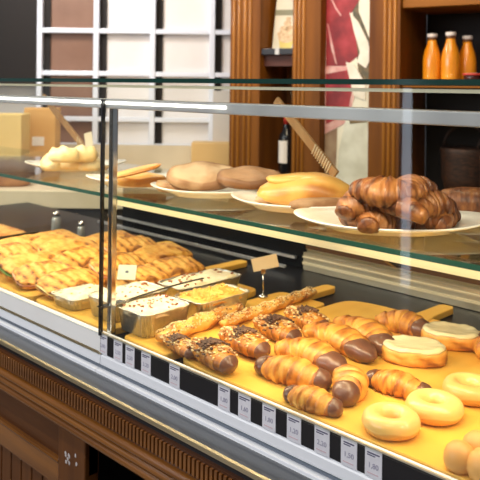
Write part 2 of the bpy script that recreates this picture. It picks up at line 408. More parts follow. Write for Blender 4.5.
# juice bottles and jar on the right shelf
JUICE = noisy('orange_juice', (.80, .26, .008), (.90, .37, .02), 10, .25, 0, coat=.6)
BG = glass('bottle_glass', (.96, .95, .92), mul=.6)
CAPW = flat('white_cap', (.78, .72, .70), .4)
def bottle():
    t = empty('juice_bottle')
    pr = [(.034, 0), (.039, .006), (.040, .015), (.040, .085), (.038, .105), (.032, .130), (.024, .152), (.0205, .162), (.0195, .172)]
    MB().lathe(pr, 30).build('juice', JUICE, t)
    MB().lathe([(.0195, .170), (.0200, .186)], 24).build('neck', flat('dark_neck', (.16, .07, .03), .15), t)
    MB().lathe([(.0215, .184), (.0225, .187), (.0225, .196), (.0205, .1985)], 24).build('cap', CAPW, t)
    return t
b0 = bottle()
sp = [(427.5, .06, 33, 'left of the three orange juice bottles on the upper shelf'), (447, .05, 31.5, 'middle orange juice bottle on the upper shelf, in front'), (458.5, .13, 34, 'orange juice bottle partly hidden behind the middle one, rightmost')]
for i, (px, ly, yt, lb) in enumerate(sp):
    t = b0 if i == 0 else copy_tree(b0)
    q = bl(px, ly, zj); k = (bz(px, yt)-zj)/.1985
    put(t, q, (0, 0, 0), (1.0, 1.0, k)); tag(t, lb, 'bottle', 'orange juice bottles')
t = empty('preserve_jar', bl(470, .04, zj)); tag(t, 'small dark jar with a red lid at the right end of the shelf', 'jar')
MB().lathe([(.034, 0), (.036, .01), (.036, .085), (.034, .098)], 24).build('jar_body', flat('dark_preserve', (.06, .015, .012), .15), t)
MB().lathe([(.039, .096), (.041, .100), (.041, .122), (.038, .126)], 24).build('lid', flat('red_lid', (.65, .06, .05), .3), t)
MB().lathe([(.030, .126), (.030, .129), (.0, .129)], 24).build('lid_top', flat('pale_lid', (.82, .66, .62), .3), t)
t.scale = (1, 1, (bz(470, 73)-zj)/.129)

t = empty('wine_bottle', bl(284, .03, 1.07)); tag(t, 'dark wine bottle with red cap and white label in the shelving niche', 'bottle')
MB().lathe([(.034, 0), (.037, .006), (.037, .17), (.033, .195), (.018, .22), (.0145, .24), (.0145, .262)], 28).build('body', flat('dark_glass', (.010, .010, .012), .08), t)
MB().lathe([(.0155, .245), (.0155, .29), (.013, .292)], 20).build('cap', flat('red_cap', (.45, .03, .02), .35), t)
mb = MB(); n = 12
vs = []
for k in range(n+1):
    an = math.radians(-150+120*k/n)+BANG*0
    for z in (.055, .165): vs.append((.0378*math.cos(an-.5+.3), .0378*math.sin(an-.5+.3), z))
mb.add(vs, [(2*k, 2*k+2, 2*k+3, 2*k+1) for k in range(n)]); mb.build('bottle_label', flat('label_white', (.80, .74, .68), .6), t)

# baskets in the dark lower niche
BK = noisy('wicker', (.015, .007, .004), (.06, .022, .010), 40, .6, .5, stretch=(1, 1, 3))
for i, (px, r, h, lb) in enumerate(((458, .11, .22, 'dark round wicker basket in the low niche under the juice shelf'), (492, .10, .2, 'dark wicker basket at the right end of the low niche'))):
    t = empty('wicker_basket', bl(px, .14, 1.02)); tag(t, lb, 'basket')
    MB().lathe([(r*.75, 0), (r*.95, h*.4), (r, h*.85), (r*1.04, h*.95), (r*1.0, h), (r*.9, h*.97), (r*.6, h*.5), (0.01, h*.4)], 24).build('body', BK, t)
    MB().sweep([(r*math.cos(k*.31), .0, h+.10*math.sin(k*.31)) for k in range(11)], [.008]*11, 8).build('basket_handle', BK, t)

# ------------------------------------------------------------------ display case
XL, XR = -3.2, .25
GY = .945
dc = empty('display_case', (-1.5, 0, 0)); tag(dc, 'long glass fronted bakery display case with wooden base', 'display case')
OX = 1.5
class CB(MB):      # built in world coordinates, shifted into the case's frame
    def build(s, name, mat, parent=dc, **k):
        s.v = [(x+OX, y, z) for x, y, z in s.v]
        return MB.build(s, name, mat, parent, **k)
JX = -1.372
CB().box(JX+.003, XR, GY-.003, GY+.003, .947, 1.500).build('front_glass', M['glass'], smooth=False)
CB().box(XL, JX-.003, GY-.003, GY+.003, .947, 1.500).build('front_glass', M['glass'], smooth=False)
CB().box(JX-.0025, JX+.0025, GY-.0045, GY+.004, .945, 1.467).build('joint_seal', M['black'], smooth=False)
CB().box(JX+.001, JX+.016, GY+.014, GY+.030, .94, 1.45).build('post', M['chrome'], smooth=False, bevel=.003)
# top
CB().box(XL, XR, .938, 1.50, 1.5055, 1.5125).build('top_glass', M['shelf_glass'], smooth=False)
CB().box(XL, XR, .9345, .938, 1.5045, 1.513).build('top_glass_edge', M['edge'], smooth=False)
CB().box(XL, XR, .950, .990, 1.447, 1.468).build('light_housing', M['housing'], smooth=False, bevel=.002)
CB().box(XL, -.985, .9485, .951, 1.457, 1.4625).build('light_tube', M['led'], smooth=False)
CB().box(XL, XR, .955, .961, 1.4935, 1.4990).build('top_reflection_strip', M['cream'], smooth=False)  # cream strip stands in for the reflection under the top glass
# glass shelf
CB().box(XL, XR, 1.061, 1.52, 1.222, 1.230).build('glass_shelf', M['shelf_glass'], smooth=False)
CB().box(XL, XR, 1.058, 1.061, 1.2215, 1.2305).build('shelf_edge', M['edge2'], smooth=False)
CB().box(-1.50, XR, 1.078, 1.092, 1.203, 1.2205).build('shelf_light', M['ledcream'], smooth=False)
CB().box(-1.50, XR, 1.505, 1.52, 1.205, 1.2215).build('shelf_rail', M['railm'], smooth=False)
br = CB()
for x in (-.795,): br.extr([(1.10, 1.2215), (1.13, 1.2215), (1.27, 1.165), (1.26, 1.15), (1.22, 1.155)], x-.006, x+.006)
br.build('shelf_bracket', M['black'], smooth=False)
# deck and back
CB().box(XL, XR, .962, 1.78, .915, .935).build('deck', M['blackgloss'], smooth=False)
rb = CB()
rb.extr([(1.755, .937), (1.78, .937), (1.78, 1.0), (1.765, 1.0), (1.775, .99), (1.755, .99)], -1.47, XR)
o = rb.build('back_rail', M['railm'], smooth=False)
rb = CB(); rb.box(-1.47, XR, 1.750, 1.756, .955, .962); rb.box(-1.47, XR, 1.750, 1.756, .975, .979); rb.build('back_track', M['cream'], smooth=False)
CB().box(-1.47, XR, 1.766, 1.774, 1.0, 1.06).build('back_door', flat('brown_door', (.10, .045, .02), .4), smooth=False)
sb = CB()
for z, y in ((.945, 1.70), (.965, 1.75)): sb.box(-2.5, -1.50, y, y+.010, z, z+.008)
sb.build('back_track', M['steel'], smooth=False)

CB().box(-2.42, -1.472, 1.765, 1.775, .936, 1.10).build('back_door', M['blackgloss'], smooth=False)
# front rail
pr = [(.958, .950), (.950, .950), (.950, .903), (.946, .899), (.944, .881), (.948, .879), (.948, .8745), (.934, .872), (.933, .866), (.90, .84), (.958, .84)]
CB().extr(pr, JX, XR).build('front_rail', M['alu'], smooth=False, bevel=.0008)
CB().extr(pr, XL, JX-.0015).build('front_rail', M['alu'], smooth=False, bevel=.0008)
CB().extr([(.948, .8800), (.9425, .8805), (.9425, .8752), (.948, .8745)], XL, XR).build('rail_groove', M['groove'], smooth=False)
CB().box(JX, XR, .9475, .9498, .9045, .9485).build('price_strip', M['black'], smooth=False)
CB().box(XL, JX-.002, .945, .9498, .908, .9485).build('blank_strip', M['white_pl'], smooth=False)
CB().box(XL, JX-.002, .944, .9495, .9015, .906).build('strip_trim', M['brass'], smooth=False)
CB().box(JX, XR, .945, .9495, .9485, .951).build('strip_trim', M['railm'], smooth=False)
CB().box(XL, XR, .884, .9335, .855, .866).build('ledge', M['ledge'], smooth=False)
CB().extr([(.884, .866), (.8795, .864), (.8785, .856), (.884, .854)], XL, XR).build('brass_edge', M['brass'], smooth=False)
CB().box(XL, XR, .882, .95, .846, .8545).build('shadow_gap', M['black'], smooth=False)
# wooden cornice, dentils, mouldings
WX = M['walnut']
CB().box(XL, XR, .873, .95, .800, .846).build('dentil_board', M['walnut_dark'], smooth=False)
db = CB(); x = -2.3
while x < -.55:
    db.box(x, x+.0065, .8685, .874, .812, .842); x += .0115
db.build('dentils', WX, smooth=False)
mo = []
for cz, cy, r in ((.799, .868, .0085), (.780, .872, .0085), (.759, .878, .0105)):
    for k in range(9):
        a_ = math.radians(78-156*k/8); mo.append((cy-r*math.cos(a_), cz+r*math.sin(a_)))
    mo.append((cy+.001, cz-r-.001))
mo += [(.90, .743), (.90, .738)]
CB().extr(mo+[(.94, .738), (.94, .808)], XL, XR).build('moulding', WX, smooth=False, bevel=.0015)
XP = -1.351
CB().box(XL, XP, .905, .93, .655, .745).build('frieze_board', M['walnut_dark'], smooth=False)
CB().extr([(.895, .655), (.893, .650), (.897, .645), (.897, .592), (.905, .586), (.93, .586), (.93, .655)], XL, -1.459).build('panel_rail', WX, smooth=False, bevel=.001)
pb = CB(); x = XL
while x < -1.47:
    pb.box(x, min(x+.046, -1.459), .91, .93, .12, .588); x += .05
pb.build('plank_panel', M['walnut_v'], smooth=False, bevel=.003)
CB().box(-1.459, XP, .894, .93, .0, .745).build('stile', M['walnut_v'], smooth=False, bevel=.003)
CB().box(XL, -1.459, .90, .93, .0, .12).build('plinth', M['walnut_dark'], smooth=False)
ap = CB()
for i in range(9):
    q = on_y(70+rnd.uniform(-6, 8), 462+rnd.uniform(-10, 10), .8935); ap.blob((q.x, .8935, q.z), (.004, .0008, .005), 6)
ap.build('paint_chips', flat('pale_chips', (.55, .5, .48), .7), smooth=False)
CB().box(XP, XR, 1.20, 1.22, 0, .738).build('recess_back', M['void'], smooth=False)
CB().box(XL, XR, .96, 1.78, .82, .914).build('case_body', M['blackgloss'], smooth=False)
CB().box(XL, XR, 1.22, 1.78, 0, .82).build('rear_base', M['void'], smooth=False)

# price labels
def text_mesh(txt, size, name, mat, parent, loc):
    cu = bpy.data.curves.new('t', 'FONT'); cu.body = txt; cu.size = size; cu.align_x = 'CENTER'; cu.extrude = .0001
    ob = bpy.data.objects.new('t', cu); C.objects.link(ob)
    dg = bpy.context.evaluated_depsgraph_get(); me = bpy.data.meshes.new_from_object(ob.evaluated_get(dg))
    bpy.data.objects.remove(ob)
    o = bpy.data.objects.new(name, me); me.materials.clear(); me.materials.append(mat); C.objects.link(o)
    o.parent = parent; o.location = loc; o.rotation_euler = (math.pi/2, 0, 0); return o
for i, (px, py, tx) in enumerate(((103, 345, '2,80'), (118, 350, '2,50'), (130, 355, '2,50'), (146, 361, '3,20'), (174.5, 373, '2,00'), (224, 395, '1,80'), (244.5, 404, '1,60'), (269, 414, '1,80'), (294, 424.5, '1,20'), (322, 437, '2,20'), (349, 447, '1,50'), (373.5, 457.5, '1,80'))):
    q = on_y(px, py-1.5, .9465)
    pl = CB().box(q.x-.0155, q.x+.0155, .9462, .9474, .9050, .9480).build('price_label', M['card'], smooth=False)
    hd = CB()
    hw = rnd.uniform(.010, .013)
    hd.box(q.x-hw, q.x+hw, .9457, .9462, .9405, .9425); hd.box(q.x-hw, q.x+hw*.3, .9457, .9462, .9372, .9388)
    h = hd.build('printed_heading', M['ink'], pl, smooth=False)
    rd_ = CB().box(q.x-.011, q.x+.009, .9457, .9462, .9100, .9112).build('printed_line', M['redink'], pl, smooth=False)
    text_mesh(tx, .0115, 'printed_price', M['ink2'], pl, (q.x+OX, .9458, .919))

# ------------------------------------------------------------------ wooden peels (boards)
def peel(x0, x1, y0, y1, hx, hy, label, hw=.021, dz=0):
    t = empty('wooden_board', ((x0+x1)/2, (y0+y1)/2, .9352+dz)); tag(t, label, 'board', None)
    cx, cy = (x0+x1)/2, (y0+y1)/2
    MB().pad((x1-x0)/2, (y1-y0)/2, [(.995, 0), (1, .002), (1, .0125), (.995, .0148)], 14, 64).build('board', M['board'], t, smooth=False)
    n = 8; pts = []
    hp = [(-hw*1.5, y1-cy-.03), (-hw*1.1, y1-cy+.01), (-hw, y1-cy+.04), (-hw, hy-cy-.015), (-hw*.6, hy-cy), (hw*.6, hy-cy), (hw, hy-cy-.015), (hw, y1-cy+.04), (hw*1.1, y1-cy+.01), (hw*1.5, y1-cy-.03)]
    m_ = MB(); k = len(hp)
    m_.add([(x+hx-cx, y, .001) for x, y in hp]+[(x+hx-cx, y, .0175) for x, y in hp],
           [tuple(range(k))[::-1], tuple(range(k, 2*k))]+[(i, (i+1) % k, k+(i+1) % k, k+i) for i in range(k)])
    m_.build('handle', M['board'], t, smooth=False, bevel=.003)
ZB = .950
peel(-2.19, -1.72, .965, 1.49, -2.00, 1.67, 'golden wooden board under the sandwiches behind the metal post')
peel(-1.71, -1.37, .965, 1.46, -1.63, 1.66, 'golden wooden board under the foil trays')
peel(-1.325, -1.165, .965, 1.49, -1.262, 1.63, 'golden wooden board under the long seeded twists')
peel(-1.16, .10, .965, 1.58, -.945, 1.70, 'wide golden wooden board under the chocolate croissants and doughnuts')

# ------------------------------------------------------------------ pastry materials
CR = noisy('croissant_crust', (.80, .40, .07), (.20, .052, .007), 24, .42, .6, use_bake=True, c3=(.56, .20, .024), contrast=(.12, .95), bdist=.003, coat=.08, gain=2.0, stretch=(2.6, 1, 1), bscale=60)
CRD = noisy('dark_croissant_crust', (.34, .14, .042), (.06, .016, .006), 24, .40, .8, use_bake=True, c3=(.19, .060, .016), contrast=(.12, .95), coat=.05, gain=2.4, stretch=(2.6, 1, 1), bdist=.004, bscale=60)
CHOC = noisy('chocolate', (.115, .045, .026), (.19, .080, .046), 14, .34, .2, coat=.3)
NUT = noisy('crushed_nuts', (.86, .66, .34), (.34, .13, .03), 90, .6, .4, use_bake=True, contrast=(.2, .9))
DONUT = noisy('glazed_doughnut', (.86, .50, .13), (.72, .34, .06), 9, .35, .06, use_bake=True, contrast=(.1, .9), coat=.3)
GLAZE = noisy('pale_glaze', (.95, .88, .60), (.92, .80, .46), 10, .16, .05, coat=.4)
PUFF = noisy('puff_pastry', (.88, .50, .12), (.30, .085, .012), 26, .4, .5, use_bake=True, contrast=(.15, .95), c3=(.72, .30, .045), coat=.1, gain=1.8)
BREAD = noisy('toasted_bread', (.86, .50, .12), (.22, .065, .010), 40, .5, .6, use_bake=True, contrast=(.15, .95), c3=(.72, .31, .045), bdist=.003, gain=2.2)
BUN = noisy('soft_bun', (.80, .44, .13), (.55, .23, .05), 8, .45, .08, use_bake=True, contrast=(.1, 1))
SEED = noisy('sesame', (.93, .80, .50), (.85, .64, .30), 30, .5, 0)
DKS = noisy('dark_flakes', (.05, .02, .012), (.16, .07, .035), 60, .6, .3)

# ------------------------------------------------------------------ croissants
def rot_z_base(mb):      # squash the underside so that it rests at z = 0
    mb.v = [(x, y, max(z, 0.0) if z > -.02 else 0.0) for x, y, z in mb.v]
def croissant(name, L, R, bend, tips, mat, seg=5, seed=0, tipf=.17):
    """lies along local x; tips: list of -1/+1 ends dipped in chocolate"""
    t = empty(name); n = 72; rr = random.Random(seed)
    ph = [rr.uniform(-3, 3) for _ in range(6)]; wdt = [0]
    def cen(q): return Vector(((q-.5)*L, bend*(2*q-1)**2+.002*math.sin(q*7+ph[0]), R*.66*(.62+.38*math.sin(math.pi*min(1, max(0, q))))))
    def prof(q):
        e = abs(2*q-1)
        b = .50+.52*(math.cos(math.pi*e/2))**1.15
        if e > .90: b *= math.sqrt(max(1-((e-.90)/.10)**2, .003))
        return b
    def band(q, a_):
        w_ = abs(q-.5)*seg*1.02+.5 + .34*math.sin(a_*1+ph[1])*(1 if q > .5 else -1) + .10*math.sin(2*a_+ph[2]+q*5)
        return w_ - math.floor(w_), math.floor(w_)
    def rad(q, a_):
        f, k_ = band(q, a_)
        r = R*prof(q)*(1.04-.20*f*f+.035*math.sin(k_*2.3+ph[3]+a_)+.03*math.sin(3*a_+q*11+ph[4])-(.05 if f < .07 else 0))
        return r*1.08, r*.90
    def bake(q, a_):
        f, k_ = band(q, a_)
        return min(1, max(0, .12+.55*(1-f)**2.2*(.55+.45*math.sin(a_))+.22*(math.sin(k_*1.9+ph[5]+a_*1.5) > .3)+.18*(math.sin(a_) < -.3)+.25*max(0, abs(2*q-1)-.6)))
    mb = MB().sweep([cen(i/(n-1)) for i in range(n)], lambda i, a_: rad(i/(n-1), a_), 28, bake=lambda i, a_: bake(i/(n-1), a_))
    rot_z_base(mb); mb.build('pastry_body', mat, t)
    for s_ in tips:
        m_ = 16; qs = [1.012-(tipf+.012)*(1-i/(m_-1)) for i in range(m_)]
        if s_ < 0: qs = [1-q for q in qs]
        def cr_(i, a_, qs=qs, s_=s_):
            q = qs[i]; e = abs(2*q-1)
            b = (.50+.52*(max(0, math.cos(math.pi*min(e, 1)/2)))**1.15)
            x = i/(m_-1)
            b *= (.93+.19*math.sin(math.pi*min(1, x*1.2))) if x < .55 else (1.11)
            if x > .55: b *= math.sqrt(max(1-((x-.55)/.45)**2, .003))
            r = R*b*(1+.025*math.sin(4*a_+i*.6)+(.03*math.sin(3*a_+ph[1]) if x < .2 else 0)); return r*1.08, r*.92
        m2 = MB().sweep([cen(q)+Vector((.004*s_*(i/(m_-1)), 0, .001)) for i, q in enumerate(qs)], cr_, 22); rot_z_base(m2); m2.build('chocolate_tip', CHOC, t)
    return t
protoA = croissant('chocolate_croissant', .125, .0265, .012, (-1, 1), CR, 7, 1, .15)
protoB = croissant('chocolate_croissant', .120, .0275, -.014, (1,), CR, 6, 3, .23)
used = {}
def place(proto, loc, rz, label, cat, group, sc_=1, rx=0, ry=0):
    t = proto if proto.name not in used else copy_tree(proto)
    used[proto.name] = 1
    put(t, loc, (rx, ry, rz), sc_); tag(t, label, cat, group); return t
def seg_place(proto, p0, p1, z, label, grp, cat='croissant', L=.125, up_=.022, sc_=None, adj=0):
    """p0 -> p1: the photo's two ends of the piece, both on the plane of its middle height"""
    a_ = on_z(*p0, z+up_); b_ = on_z(*p1, z+up_); d = b_-a_
    k = sc_ or d.length/L
    c_ = (a_+b_)/2; c_.z = z
    return place(proto, c_, math.atan2(d.y, d.x), label, cat, grp, (k, min(k*1.0, 1.2) if k > 1 else max(k, .9), max(.9, min(k, 1.1))))
G = 'croissants with chocolate dipped ends'
Z1 = ZB+.0002
seg_place(protoA, (258, 362), (326, 379), Z1, 'croissant with both ends dipped in chocolate, alone left of the others', G)
seg_place(protoB, (281, 342), (346, 364), Z1, 'croissant with one big chocolate end, behind the leftmost one', G, L=.120)
seg_place(protoB, (310, 325), (375, 352), Z1, 'croissant with shiny chocolate end in the middle of the back row', G, L=.120)
seg_place(protoB, (341, 318), (397, 347), Z1, 'chocolate ended croissant just left of the iced pastry rings', G, L=.120)
seg_place(protoB, (378, 316), (432, 328), Z1, 'small croissant beside the board handle at the very back', G, L=.120)
seg_place(protoA, (286, 388), (338, 405), Z1, 'croissant against the black price strip, nearest the front glass', G)
c7 = on_z(350, 383, Z1+.02)
place(protoB, (c7.x, c7.y, Z1), math.radians(-52), 'plump croissant seen end on, chocolate tip pointing at the glass', 'croissant', G, (1.0, 1.05, 1.1))
seg_place(protoA, (368, 373), (428, 390), Z1, 'croissant with a chocolate end behind the nearest doughnut', G)
seg_place(protoA, (476, 336), (520, 372), Z1, 'chocolate ended croissant cut off by the right edge of the photo', G)

# ------------------------------------------------------------------ doughnuts
def doughnut(name='doughnut', R=.0298, r=.0145):
    t = empty(name); n = 48; k = 22
    vs = []; bs_ = []; fs = []
    for i in range(n):
        A = 2*math.pi*i/n
        for j in range(k):
            B = 2*math.pi*j/k; rr = r*(1+.02*math.sin(3*A))
            x = (R+rr*1.04*math.cos(B)); z = r*1.1+rr*1.1*math.sin(B)
            vs.append((x*math.cos(A), x*math.sin(A), max(z, .0))); bs_.append(.25+.5*max(0, -math.sin(B)*1.2)+.1*(math.sin(B) > .7))
    for i in range(n):
        for j in range(k):
            i2, j2 = (i+1) % n, (j+1) % k; fs.append((i*k+j, i2*k+j, i2*k+j2, i*k+j2))
    mb = MB(); mb.add(vs, fs, bs_); mb.build('dough_ring', DONUT, t)
    # glaze over the upper half
    vs = []; fs = []
    for i in range(n):
        A = 2*math.pi*i/n
        for j in range(12):
            B = math.radians(-8+ (196)*j/11+5*math.sin(5*A)*(1 if j in (0, 11) else 0)); rr = r*1.035
            x = R+rr*1.04*math.cos(B); z = r*1.1+rr*1.1*math.sin(B); vs.append((x*math.cos(A), x*math.sin(A), z))
    for i in range(n):
        for j in range(11):
            i2 = (i+1) % n; fs.append((i*12+j, i2*12+j, i2*12+j+1, i*12+j+1))
    mb = MB(); mb.add(vs, fs); mb.build('icing', DONUT_G, t)
    return t
DONUT_G = noisy('doughnut_glaze', (.90, .60, .20), (.86, .53, .15), 9, .3, .05, coat=.35)
dn = doughnut()
for (px, py, k, lb) in ((391, 421, 1.03, 'plain glazed doughnut nearest the black price strip'), (434.5, 407, 1.06, 'glazed doughnut in the middle of the row of three'), (470, 389, 1.05, 'glazed doughnut furthest back, at the right edge of the photo')):
    q = on_z(px, py, ZB+.017); place(dn, (q.x, q.y, Z1), 0, lb, 'doughnut', 'glazed ring doughnuts', k)

# small buns
def bun():
    t = empty('small_bun')
    MB().pad(.026, .026, [(.6, 0), (.88, .004), (1, .014), (.97, .024), (.82, .034), (.55, .041), (.2, .044), (.02, .0445)], 2.1, 32,
             bake=lambda x, y, z, s_: .25+.6*min(1, z/.04)*.6).build('dough', BUN, t)
    return t
bn = bun()
for px, py, k, lb in ((455, 459, .9, 'small round bun, leftmost of those in the front corner'), (479, 448, .98, 'small round bun behind the others at the right edge'), (469, 477, .95, 'small round bun at the bottom corner, nearest the price strip')):
    q = on_z(px, py, ZB+.02); place(bn, (q.x, max(q.y, .985), Z1), rnd.random()*3, lb, 'bun', 'small round buns', k)

# iced pastry rings
def danish():
    t = empty('iced_pastry')
    prof = [(.84, 0), (.97, .003), (1.01, .010), (.985, .015), (1.0, .020), (.985, .027), (.94, .033), (.86, .036), (.76, .035), (.5, .033), (.05, .033)]
    wob = lambda x, y, z: ((x/.062)**2+(y/.047)**2)**1.5*(.0014*math.sin(5*math.atan2(y, x)+z*90)+.0007*math.sin(13*math.atan2(y, x)))
    MB().pad(.062, .047, prof, 2.3, 72, fn=wob, bake=lambda x, y, z, s_: .15+.5*(z < .024)*(.5+.5*math.sin(7*math.atan2(y, x)+z*160))+.25*(z < .012)).build('pastry_body', PUFF, t)
    MB().pad(.062, .047, [(.965, .0315), (.94, .0352), (.87, .0385), (.76, .0385), (.62, .0366), (.4, .0364), (.05, .0366)], 2.3, 72, fn=wob).build('white_icing', GLAZE, t)
    return t
dn2 = danish()
for px, py, rz, k, lb in ((414, 351, 30, (1.05, 1.05, .9), 'glossy iced oval pastry in front, partly hiding its neighbour'), (451, 336, 20, (1.02, 1.0, .9), 'glossy iced oval pastry behind, nearer the back rail')):
    q = on_z(px, py, ZB+.018); place(dn2, (q.x, q.y, Z1), math.radians(rz), lb, 'pastry', 'iced oval pastries', k)

# ------------------------------------------------------------------ nut topped chocolate rolls
def roll(seed):
    t = empty('chocolate_roll'); n = 40; L = .125; R = .027; rr = random.Random(seed)
    def rad(i, a_):
        q = i/(n-1); b = R*(max(math.sin(math.pi*(.06+.88*q)), .02)**.45)
        f = (q*6+.12*math.sin(a_)) % 1
        return b*(1-.12*f)*1.12, b*(1-.12*f)*.82
    pts = [((i/(n-1)-.5)*L, .006*math.sin(i/n*5), R*.70) for i in range(n)]
    mb = MB().sweep(pts, rad, 20, bake=lambda i, a_: .2+.5*(1-((i/(n-1)*6+.12*math.sin(a_)) % 1))**1.5+.2*(math.sin(a_) < 0)); rot_z_base(mb)
    mb.build('pastry_body', CR, t)
    MB().sweep([(.055+.0022*i, .006*math.sin(4.6), R*.70) for i in range(8)], [(.019, .0150), (.0205, .0165), (.0195, .0155), (.0175, .0135), (.0150, .0115), (.011, .0085), (.006, .0045), (.002, .002)], 16).build('chocolate_end', CHOC, t)
    nb = MB(); db_ = MB()
    for _ in range(150):
        q = rr.uniform(.04, .86); an = rr.uniform(.25, math.pi-.25)
        b = R*(max(math.sin(math.pi*(.06+.88*q)), .02)**.45)*.95
        nb.blob(((q-.5)*L, math.cos(an)*b*1.12, R*.70+math.sin(an)*b*.82+.001), (rr.uniform(.002, .0042), rr.uniform(.002, .004), rr.uniform(.0012, .0024)), 6, .3)
    for _ in range(100):
        q = .50+rr.gauss(0, .07); an = math.pi/2+rr.gauss(0, .55)
        b = R*.97
        db_.blob(((q-.5)*L, math.cos(an)*b*1.12, R*.72+math.sin(an)*b*.82+.003), (rr.uniform(.003, .0055), rr.uniform(.002, .004), rr.uniform(.0012, .0026)), 6, .3)
    nb.build('crushed_nuts', NUT, t, smooth=False)['kind'] = 'stuff'
    db_.build('chocolate_flakes', DKS, t, smooth=False)['kind'] = 'stuff'
    return t
rl = [roll(1), roll(2)]
G = 'nut topped chocolate rolls'
for i, (pa, lb) in enumerate((((206, 345), 'nut topped chocolate roll nearest the glass in full view'), ((238, 333), 'nut topped chocolate roll second from the front glass'), ((271, 321), 'chocolate roll in the middle of the row with dark flakes'), ((301, 312), 'nut topped chocolate roll furthest back, beside the seeded twist'))):
    q = on_z(*pa, ZB+.035)
    place(rl[i % 2], (q.x-.0+.018, q.y, Z1), math.radians((-6, -3, -7, -10)[i]), lb, 'pastry', G, (1.08, 1.12, 1.1))
q = on_z(178, 356, ZB+.02)
place(rl[0], (-1.165, .995, Z1), math.radians(-8), 'chocolate roll lying right behind the price strip, lowest of the row', 'pastry', G, (.95, .8, .75))

# ------------------------------------------------------------------ seeded twists
def twist(p0, p1, R, label, seed, z=Z1, dark=6):
    a_ = on_z(*p0, z+R*.8); b_ = on_z(*p1, z+R*.8); d = b_-a_; L = d.length
    c_ = (a_+b_)/2
    t = empty('seeded_twist', (c_.x, c_.y, z), math.atan2(d.y, d.x)); tag(t, label, 'pastry', 'seeded pastry twists')
    n = 90; rr = random.Random(seed)
    def rad(i, a2):
        q = i/(n-1); b = R*(max(math.sin(math.pi*(.03+.94*q)), .02)**.22)
        return b*(1+.13*math.cos(2*a2-q*L/R*1.6)), b*(1+.13*math.cos(2*a2-q*L/R*1.6))*.85
    mb = MB().sweep([((i/(n-1)-.5)*L, 0, R*.78) for i in range(n)], rad, 20, bake=lambda i, a2: .15+.45*max(0, math.cos(2*a2-i/(n-1)*L/R*1.6))+.15*(math.sin(a2) < -.3))
    rot_z_base(mb); mb.build('dough', PUFF, t)
    sb_ = MB(); dk = MB()
    for k in range(int(L*1500)):
        x = rr.uniform(-.48, .48)*L; an = rr.uniform(.15, math.pi-.15)
        w_ = 1+.13*math.cos(2*an-(x/L+.5)*L/R*1.6)
        tgt = dk if rr.random() < .16 else sb_
        tgt.blob((x, -math.cos(an)*R*w_, R*.78+math.sin(an)*R*.85*w_+.0005), (rr.uniform(.0015, .003), rr.uniform(.0012, .0024), .0012), 6, .2)
    sb_.build('sesame_seeds', SEED, t, smooth=False)['kind'] = 'stuff'
    dk.build('dark_seeds', DKS, t, smooth=False)['kind'] = 'stuff'
twist((160, 338), (240, 307), .0205, 'thick seeded twist ending close behind the price strip', 3)
twist((222, 324), (314, 291), .0155, 'long thin seeded twist reaching back towards the board handle', 4)

# ------------------------------------------------------------------ foil trays
FOIL = noisy('foil', (.62, .62, .58), (.80, .79, .74), 60, .30, .6, metal=.9, bdist=.003)
WHS = noisy('white_sauce', (.93, .86, .68), (.86, .74, .48), 40, .45, .5, bdist=.004)
CHS = noisy('melted_cheese', (.88, .42, .06), (.93, .62, .17), 45, .4, .5, bdist=.005)
RDS = noisy('brown_bits', (.24, .06, .02), (.42, .15, .05), 50, .5, .2)
def tray(x0, x1, y0, y1, h, fill, bits, label, seed, rz=0):
    t = empty('foil_tray', ((x0+x1)/2, (y0+y1)/2, Z1), rz); tag(t, label, 'tray', 'foil trays of baked food')
    hx, hy = (x1-x0)/2, (y1-y0)/2
    cr_ = lambda x, y, z: 0
    mb = MB(); n = 96; e = 7; prof = [(.80, 0), (.84, .002), (.94, h-.004), (1.0, h-.002), (1.0, h), (.95, h), (.93, h-.004), (.92, h-.008)]
    vs = []; fs = []
    for j, (s_, z) in enumerate(prof):
        for k in range(n):
            A = 2*math.pi*k/n; c, q = math.cos(A), math.sin(A)
            w_ = 1+(.030 if j in (1, 2) else 0)*math.sin(k*math.pi/2+.6*math.sin(k*.7))
            vs.append((hx*s_*w_*math.copysign(abs(c)**(2/e), c), hy*s_*w_*math.copysign(abs(q)**(2/e), q), z+(.001*math.sin(k*2.1) if j > 2 else 0)))
    for i in range(len(prof)-1):
        for k in range(n):
            k2 = (k+1) % n; fs.append((i*n+k, i*n+k2, (i+1)*n+k2, (i+1)*n+k))
    fs.append(tuple(range(n))[::-1])
    mb.add(vs, fs); mb.build('foil_dish', FOIL, t)
    rr = random.Random(seed)
    f = [rr.uniform(60, 110) for _ in range(4)]
    bump = lambda x, y, z: .0022*math.sin(x*f[0]+1)*math.sin(y*f[1])+.0015*math.sin(x*f[2]+y*f[3])
    MB().pad(hx*.925, hy*.925, [(1, h-.012), (1, h-.004), (.93, h), (.8, h+.002), (.6, h+.0035), (.4, h+.004), (.2, h+.004), (.03, h+.004)], 6, 72, fn=bump).build('filling', fill, t)
    b1 = MB()
    for _ in range(bits[1]):
        x = rr.uniform(-.75, .75)*hx; y = rr.uniform(-.8, .8)*hy
        b1.blob((x, y, h+.004+bump(x, y, 0)), (rr.uniform(.002, .006), rr.uniform(.002, .005), rr.uniform(.001, .003)), 6, .35)
    b1.build('topping', bits[0], t, smooth=True)['kind'] = 'stuff'
tray(-1.372, -1.258, .978, 1.118, .054, WHS, (RDS, 38), 'foil tray topped with white sauce and brown bits, nearest the glass', 1)
tray(-1.352, -1.246, 1.128, 1.300, .052, CHS, (CHS, 110), 'foil tray topped with orange melted cheese', 2)
tray(-1.505, -1.392, .985, 1.165, .052, WHS, (RDS, 26), 'foil tray of white sauced food behind the metal post', 3)
tray(-1.480, -1.372, 1.180, 1.400, .050, WHS, (RDS, 34), 'long foil tray of white sauced food furthest back', 4)
